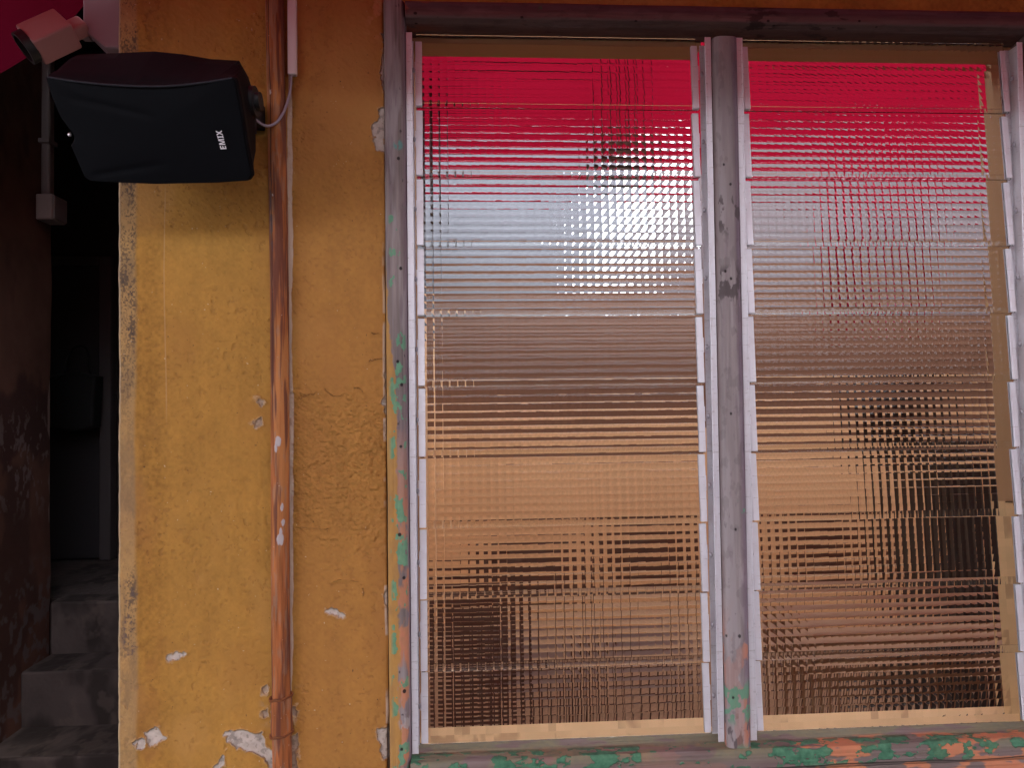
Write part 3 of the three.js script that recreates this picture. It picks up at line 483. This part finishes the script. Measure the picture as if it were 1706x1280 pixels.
{
  const door = thing('cupboard_door', 'dark door with a paler frame strip deep in the lobby', 'door', [-1.72, 0.925, -1.87]);
  part('panel', bx(0.30, 1.30, 0.03, -0.06, 0.655, 0.005), plain(0.03, 0.026, 0.029, 0.6), door);
  part('frame_post', rbx(0.05, 1.34, 0.06, 0.006, 0.105, 0.67, 0.02), plain(0.075, 0.06, 0.06, 0.6), door);
  part('frame_head', rbx(0.32, 0.045, 0.05, 0.006, -0.085, 1.32, 0.016), plain(0.04, 0.035, 0.035, 0.6), door);
  part('handle', merge([cyl(0.008, 0.05, 'z', 0.05, 0.62, 0.04), cyl(0.007, 0.09, 'x', 0.015, 0.62, 0.065)]), plain(0.03, 0.03, 0.03, 0.4), door);
  const bagShape = new THREE.Shape(); bagShape.moveTo(-0.075, 0); bagShape.quadraticCurveTo(0, -0.03, 0.075, 0); bagShape.lineTo(0.085, 0.2); bagShape.quadraticCurveTo(0, 0.23, -0.085, 0.2); bagShape.closePath();
  const bag = thing('black_bag', 'black bag hanging in front of the dark lobby door', 'bag', [-1.70, 1.52, -1.78]);
  part('body', new THREE.ExtrudeGeometry(bagShape, { depth: 0.05, bevelSize: 0.012, bevelThickness: 0.012, bevelSegments: 3 }), plain(0.006, 0.006, 0.007, 0.7), bag);
  part('strap', new THREE.TubeGeometry(new THREE.CatmullRomCurve3([[-0.06, 0.2, 0.02], [-0.03, 0.33, 0.0], [0.02, 0.34, 0.0], [0.06, 0.2, 0.02]].map((p) => new THREE.Vector3(...p))), 24, 0.006, 8), plain(0.006, 0.006, 0.007, 0.7), bag);
}
const paleBox = plain(0.28, 0.22, 0.21, 0.6);
{
  const cd = thing('conduit', 'pale vertical conduit on the dark alley wall below the small camera', 'conduit', [-1.447, 2.31, -1.105]);
  part('tube', new RoundedBoxGeometry(0.03, 0.7, 0.034, 3, 0.008).translate(0, 0.35, 0), plain(0.18, 0.14, 0.135, 0.6), cd);
  part('saddle', bx(0.04, 0.015, 0.05, -0.002, 0.2, 0), plain(0.18, 0.14, 0.135, 0.6), cd);
  const sb = thing('socket_box', 'small pale wall box at the foot of the conduit', 'box', [-1.43, 2.275, -1.095]);
  part('case', rbx(0.055, 0.088, 0.085, 0.006), paleBox, sb);
  part('lid', rbx(0.008, 0.08, 0.076, 0.003, 0.0295, 0, 0), plain(0.2, 0.165, 0.165, 0.5), sb);
}
{
  const jb = thing('junction_box', 'pale plastic junction box on the wall corner above the loudspeaker', 'junction box', [-0.72, 2.40, -0.05]);
  const shape = (k) => { const s = new THREE.Shape(); s.moveTo(-0.04 + k, 0.14); s.lineTo(-0.04 + k, -0.046 - k * 0.4); s.quadraticCurveTo(-0.04 + k, -0.052 - k * 0.4, -0.035 + k, -0.058 - k * 0.4); s.lineTo(0.004 + k * 0.4, -0.098 + k); s.lineTo(0.041, -0.098 + k); s.lineTo(0.041, 0.14); s.closePath(); return s; };
  const bev = { bevelEnabled: true, bevelSize: 0.002, bevelThickness: 0.002, bevelSegments: 3 };
  const plastic = plain(0.27, 0.185, 0.205, 0.5);
  part('base', new THREE.ExtrudeGeometry(shape(0), { depth: 0.012, ...bev }).translate(0, 0, -0.012), plastic, jb);
  part('lid', new THREE.ExtrudeGeometry(shape(0.007), { depth: 0.018, ...bev, bevelSize: 0.004, bevelThickness: 0.006 }).translate(0, 0, 0.004), plastic, jb);
  part('back_shell', new THREE.ExtrudeGeometry(shape(0.004), { depth: 0.05, ...bev }).translate(0, 0, -0.066), plastic, jb);
  part('gland', merge([cyl(0.016, 0.014, 'x', -0.047, -0.046, -0.01), cyl(0.012, 0.012, 'x', -0.058, -0.046, -0.01)]), plastic, jb);
}
{
  const cc = thing('security_camera', 'small pale box camera with a black hood pointing down left', 'security camera', [-0.806, 2.315, 0.0]);
  const white = plain(0.36, 0.16, 0.15, 0.6);
  part('housing', rbx(0.078, 0.060, 0.054, 0.004, 0, 0, 0), white, cc);
  part('hood', new THREE.ExtrudeGeometry((() => { const s = new THREE.Shape(); const w = 0.031, h = 0.029; s.absellipse(0, 0, w, h, 0, Math.PI * 2); const k = new THREE.Path(); k.absellipse(0, 0, w - 0.006, h - 0.006, 0, Math.PI * 2); s.holes.push(k); return s; })(), { depth: 0.016, bevelEnabled: false, curveSegments: 32 }).rotateY(Math.PI / 2).translate(0.038, 0, 0), plain(0.006, 0.006, 0.007, 0.5), cc);
  part('lens_window', cyl(0.0255, 0.004, 'x', 0.042, 0, 0), plain(0.03, 0.028, 0.03, 0.12), cc);
  part('neck', merge([rbx(0.034, 0.032, 0.03, 0.006, -0.052, 0.006, -0.004), cyl(0.009, 0.03, 'x', -0.072, 0.004, -0.008)]), white, cc);
  cc.rotation.set(0.25, -0.35, Math.PI + 0.73, 'ZYX');
}

// ---------------------------------------------------------------- red awning and shade cloth
const clothTex = paint(256, 256, 0, 0, 0.03, 0.03, 0.0006, (x, y, o) => { const k = 0.75 + 0.25 * Math.sin(x * 2 * Math.PI / 0.003) * Math.sin(y * 2 * Math.PI / 0.003); o.r = 0.34 * k; o.g = 0.009 * k; o.b = 0.034 * k; o.h = 0.0002 * k; o.ro = 1; });
const redCloth = new THREE.MeshPhysicalMaterial({ map: clothTex.mat.map, bumpMap: clothTex.mat.bumpMap, bumpScale: 0.0006, roughness: 1, specularIntensity: 0, transmission: 0.16, thickness: 0, side: THREE.DoubleSide });
{
  const aw = thing('front_awning', 'red cloth awning at the shop front, with an unseen stretch across the lane added to shape the sky light', 'awning');
  part('canopy', gridGeo(80, 60, (i, j) => { const x = lerp(-6.5, 8.5, i / 80), z = -0.008 + 9 * (j / 60) ** 1.4, y = z < 0.62 ? 2.465 - 0.095 * z / 0.62 : z < 2.18 ? 2.37 + 0.55 * (z - 0.62) / 1.56 : 2.92 + 2.98 * (z - 2.18) / 6.82; return [x, y + 0.012 * Math.sin(x * 7 + z * 3) * Math.min(1, z * 2), z, x / 0.03, z / 0.03]; }), redCloth, aw);  // beyond the eave the cloth is added, out of view, to narrow the sky
  part('front_bar', cyl(0.02, 15, 'x', 1, 2.885, 2.18), plain(0.3, 0.3, 0.3, 0.4, { metalness: 0.8 }), aw);
  const sc = part('shade_cloth', gridGeo(40, 20, (i, j) => { const s = i / 40, t = j / 20, x = lerp(-1.46, -0.69, s), y0 = 2.165 + (x + 1.46) * 0.885; return [x, y0 + 0.75 * t + 0.012 * Math.sin(s * 17 + t * 4) * t, -0.4 + 0.32 * t + 0.03 * Math.sin(s * 9 + t * 5), s * 0.8 / 0.03, t * 0.8 / 0.03]; }), new THREE.MeshPhysicalMaterial({ map: clothTex.mat.map, color: new THREE.Color().setRGB(0.2, 0.3, 0.3), specularIntensity: 0, roughness: 1, transmission: 0.05, thickness: 0, side: THREE.DoubleSide }), scene);
  tag(sc, 'dark red mesh shade cloth hanging in the upper left corner over the alley', 'shade cloth');
}

// ---------------------------------------------------------------- courtyard behind the louvres
const wash = (r, g, b, s) => paint(256, 256, 0, 0, 2.4, 2.4, 0.004, (x, y, o) => { const n = fbm(x * 5 + s, y * 4, 5), k = 0.8 + 0.4 * n; o.r = r * k; o.g = g * k; o.b = b * k; o.ro = 0.85; o.h = 0.002 * (n - 0.5); });
const beige = wash(0.66, 0.42, 0.23, 3), brown = wash(0.15, 0.075, 0.045, 13), white = wash(0.12, 0.122, 0.135, 23), greyWall = wash(0.10, 0.08, 0.082, 33);
{
  const cw = thing('courtyard_wall', 'two-tone wall behind the ribbed glass, beige below and brown above', 'wall');
  part('lower_band', boxUV(bx(5.5, 1.37, 0.12, 2.2, 0.685, -4.26), 0.4), beige.mat, cw);
  part('middle_band', boxUV(bx(5.5, 1.20, 0.115, 2.2, 1.97, -4.26), 0.4), brown.mat, cw);
  part('side_lower', boxUV(bx(0.08, 2.2, 4.0, -0.53, 1.1, -2.2), 0.4), beige.mat, cw);
  part('side_upper', boxUV(bx(0.08, 1.2, 4.0, -0.53, 2.8, -2.2), 0.4), wash(0.06, 0.055, 0.06, 43).mat, cw);
  part('side_right', boxUV(bx(0.08, 3.4, 4.0, 4.99, 1.7, -2.2), 0.4), brown.mat, cw);
  const gable = (pts, name, label, m, z) => { const s = new THREE.Shape(pts.map((p) => new THREE.Vector2(...p))); const o = part(name, boxUV(new THREE.ExtrudeGeometry(s, { depth: 0.2, bevelEnabled: false }).translate(0, 0, z), 0.4), m, scene); return tag(o, label, 'wall'); };
  gable([[-0.6, 2.57], [0.96, 2.57], [0.96, 2.72], [1.72, 3.75], [-0.6, 3.75]], 'whitewashed_wall', 'pale whitewashed wall left of the bright gap behind the glass', white.mat, -4.45);
  gable([[0.96, 2.57], [5.0, 2.57], [5.0, 3.75], [2.08, 3.75], [1.30, 2.72], [0.96, 2.72]], 'grey_upper_wall', 'grey wall right of the bright gap behind the glass', greyWall.mat, -4.45);
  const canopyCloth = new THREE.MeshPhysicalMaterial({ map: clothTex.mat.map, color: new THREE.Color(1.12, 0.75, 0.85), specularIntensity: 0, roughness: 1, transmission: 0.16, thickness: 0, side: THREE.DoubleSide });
  const cn = thing('courtyard_canopy', 'bright red cloth canopy glowing behind the top panes', 'canopy');
  part('cloth', gridGeo(60, 24, (i, j) => { const x = lerp(-0.48, 4.9, i / 60), t = j / 24; return [x, 2.72 + 0.46 * t - 0.04 * Math.sin(t * Math.PI) + 0.03 * Math.sin(x * 5 + t * 4) + 0.035 * Math.sin(t * 31 + x), -0.42 - 2.95 * t, x / 0.03, t * 3 / 0.03]; }), canopyCloth, cn);
  for (const x of [0.6, 2.2, 3.8]) part('batten', bx(0.03, 0.03, 2.5, 0, 0, 0).rotateX(0.127).translate(x, 3.03, -2.05), plain(0.12, 0.1, 0.1, 0.6), cn);
  for (const [y, z] of [[2.83, -0.95], [2.90, -1.45], [2.98, -1.95], [3.06, -2.5], [3.13, -3.0]]) part('cross_batten', cyl(0.011, 5.3, 'x', 2.2, y - 0.05, z, 12), plain(0.06, 0.03, 0.03, 0.6), cn);
  const bn = part('red_banner', gridGeo(6, 30, (i, j) => [lerp(2.78, 2.97, i / 6), lerp(2.26, 3.2, j / 30), -3.5 + 0.015 * Math.sin(j * 0.5 + i * 0.4), i * 1.2, j]), canopyCloth, scene);
  tag(bn, 'narrow red cloth strip hanging behind the upper panes of the right window', 'banner');
  const hc = thing('hanging_cabinet', 'dark hanging cabinet blurred behind the upper left corner panes of the left window', 'cabinet', [-0.345, 2.72, -1.55]);
  part('carcass', rbx(0.29, 0.58, 0.3, 0.01), plain(0.035, 0.03, 0.032, 0.6), hc);
  part('door', rbx(0.27, 0.54, 0.02, 0.005, 0, 0, 0.158), plain(0.045, 0.035, 0.038, 0.6), hc);
  const pl = thing('pendant_lamp', 'dark pendant lamp hanging by its rod behind the upper panes of the left window', 'lamp', [0.50, 2.36, -0.9]);
  part('rod', merge([cyl(0.007, 0.5, 'y', -0.02, 0.32, 0), cyl(0.005, 0.5, 'y', 0.03, 0.32, 0)]), plain(0.02, 0.02, 0.02, 0.5), pl);
  part('lamp_shade', new THREE.LatheGeometry([[0.012, 0.09], [0.05, 0.075], [0.085, 0.03], [0.09, 0.0], [0.084, 0.0], [0.078, 0.028], [0.045, 0.068], [0.012, 0.08]].map((p) => new THREE.Vector2(...p)), 40), plain(0.10, 0.10, 0.09, 0.5), pl);
}
function chair(label, x, z, turn, h) {
  const c = thing('wooden_chair', label, 'chair', [x, 0.03, z], 'dark chairs behind the ribbed glass'), m = plain(0.13, 0.062, 0.036, 0.5);
  c.rotation.y = turn;
  part('seat', rbx(0.40, 0.03, 0.40, 0.01, 0, 0.44, 0), m, c);
  for (const [lx, lz] of [[-0.17, -0.17], [0.17, -0.17]]) part('leg', bx(0.035, 0.43, 0.035, lx, 0.215, lz), m, c);
  for (const lx of [-0.17, 0.17]) part('back_post', bx(0.014, h, 0.016, lx, h / 2, 0.18), m, c);
  part('backrest', rbx(0.38, 0.12, 0.025, 0.008, 0, h - 0.06, 0.185), m, c);
  return c;
}
chair('dark chair whose backrest blurs behind the lower right panes of the left window', 0.715, -1.7, 0.05, 0.98);
chair('dark chair blurred beside the low cabinet behind the lower left panes of the left window', 0.21, -1.65, 0.1, 0.94);
chair('dark chair blurred beside the cupboard behind the lower panes of the right window', 1.52, -1.75, -0.15, 0.98);
{
  const lc = thing('slatted_crate', 'brown slatted wooden crate blurred in the lower left corner of the left window', 'crate', [0.0, 0.03, -1.6]), lm = plain(0.13, 0.065, 0.042, 0.6);
  for (const y of [0.06, 0.2, 0.34, 0.48, 0.62, 0.74]) for (const z of [-0.16, 0.16]) part('slat', rbx(0.36, 0.075, 0.014, 0.004, 0.004 * Math.sin(y * 40), y, z), lm, lc);
  for (const x of [-0.16, 0, 0.16]) part('corner_post', bx(0.03, 0.77, 0.03, x, 0.385, 0.138), lm, lc);
  const cb = thing('tall_cupboard', 'black tall cupboard blurred behind the right side of the right window', 'cupboard', [2.37, 0.03, -1.95]);
  part('carcass', rbx(0.36, 1.20, 0.42, 0.01, 0, 0.645, 0), plain(0.012, 0.011, 0.013, 0.45), cb);
  for (const s of [-1, 1]) part('door', rbx(0.165, 1.1, 0.02, 0.004, s * 0.087, 0.645, 0.22), plain(0.02, 0.014, 0.015, 0.4), cb);
  part('top_board', rbx(0.4, 0.03, 0.46, 0.006, 0, 1.26, 0), plain(0.05, 0.03, 0.02, 0.5), cb);
  part('plinth', bx(0.32, 0.05, 0.38, 0, 0.025, 0), plain(0.02, 0.02, 0.02, 0.6), cb);
  const ns = thing('notice_stand', 'dark board on a thin stand blurred left of the tall cupboard behind the right window', 'stand', [2.03, 0.03, -1.9]), nm = plain(0.014, 0.012, 0.012, 0.5);
  part('board', rbx(0.30, 0.20, 0.02, 0.006, 0, 1.43, 0), nm, ns); part('post', cyl(0.012, 1.33, 'y', 0, 0.68, 0), nm, ns); part('base', new THREE.CylinderGeometry(0.13, 0.14, 0.02, 24).translate(0, 0.01, 0), nm, ns);
  const tb = thing('wooden_table', 'brown wooden table blurred behind the bottom panes of the right window', 'table', [1.55, 0.03, -1.15]);
  const tm = plain(0.30, 0.17, 0.085, 0.45);
  part('tabletop', rbx(0.95, 0.03, 0.55, 0.008, 0, 0.725, 0), tm, tb);
  for (const [x, z] of [[-0.42, -0.22], [0.42, -0.22], [-0.42, 0.22], [0.42, 0.22]]) part('leg', bx(0.045, 0.71, 0.045, x, 0.355, z), tm, tb);
  part('apron', bx(0.84, 0.08, 0.44, 0, 0.67, 0), tm, tb);
}

// ---------------------------------------------------------------- low house across the lane, added unseen to block low sky, mirrored faintly
{
  const op = thing('added_house_across_lane', 'low brown plastered house across the lane, added out of view to block low sky light, mirrored faintly in the ribbed glass', 'house', [0, 0, 12.5]);
  part('front', boxUV(bx(20, 4.9, 0.4, 0, 2.45, 0.2), 0.4), brown.mat, op);
  part('roof', bx(20.4, 0.16, 1.2, 0, 4.98, 0.2), plain(0.2, 0.08, 0.05, 0.8), op);
  for (const x of [-2.4, 0.4, 3.2]) { part('door', bx(1.0, 2.1, 0.06, x, 1.05, -0.03), plain(0.08, 0.05, 0.04, 0.6), op); part('shutter', bx(0.9, 1.1, 0.06, x + 1.5, 1.6, -0.03), plain(0.07, 0.09, 0.08, 0.6), op); }
}

{  // unseen house added to keep sky reflections off the right panes
  const th = thing('added_tall_house', 'tall dark house across the lane, added out of view to block sky reflections, mirrored faintly at the right edge of the glass', 'house', [10.2, 0, 9.5]);
  part('front', boxUV(bx(7, 9, 0.4, 0, 4.5, 0), 0.4), brown.mat, th);
  part('cornice', bx(7.3, 0.2, 0.6, 0, 9.1, -0.05), plain(0.2, 0.1, 0.07, 0.8), th);
  for (const y of [1.6, 4.4, 7.2]) for (const x of [-2, 0, 2]) part('window', bx(0.9, 1.4, 0.06, x, y, -0.22), plain(0.05, 0.06, 0.06, 0.4), th);
}

renderer.render(scene, camera);
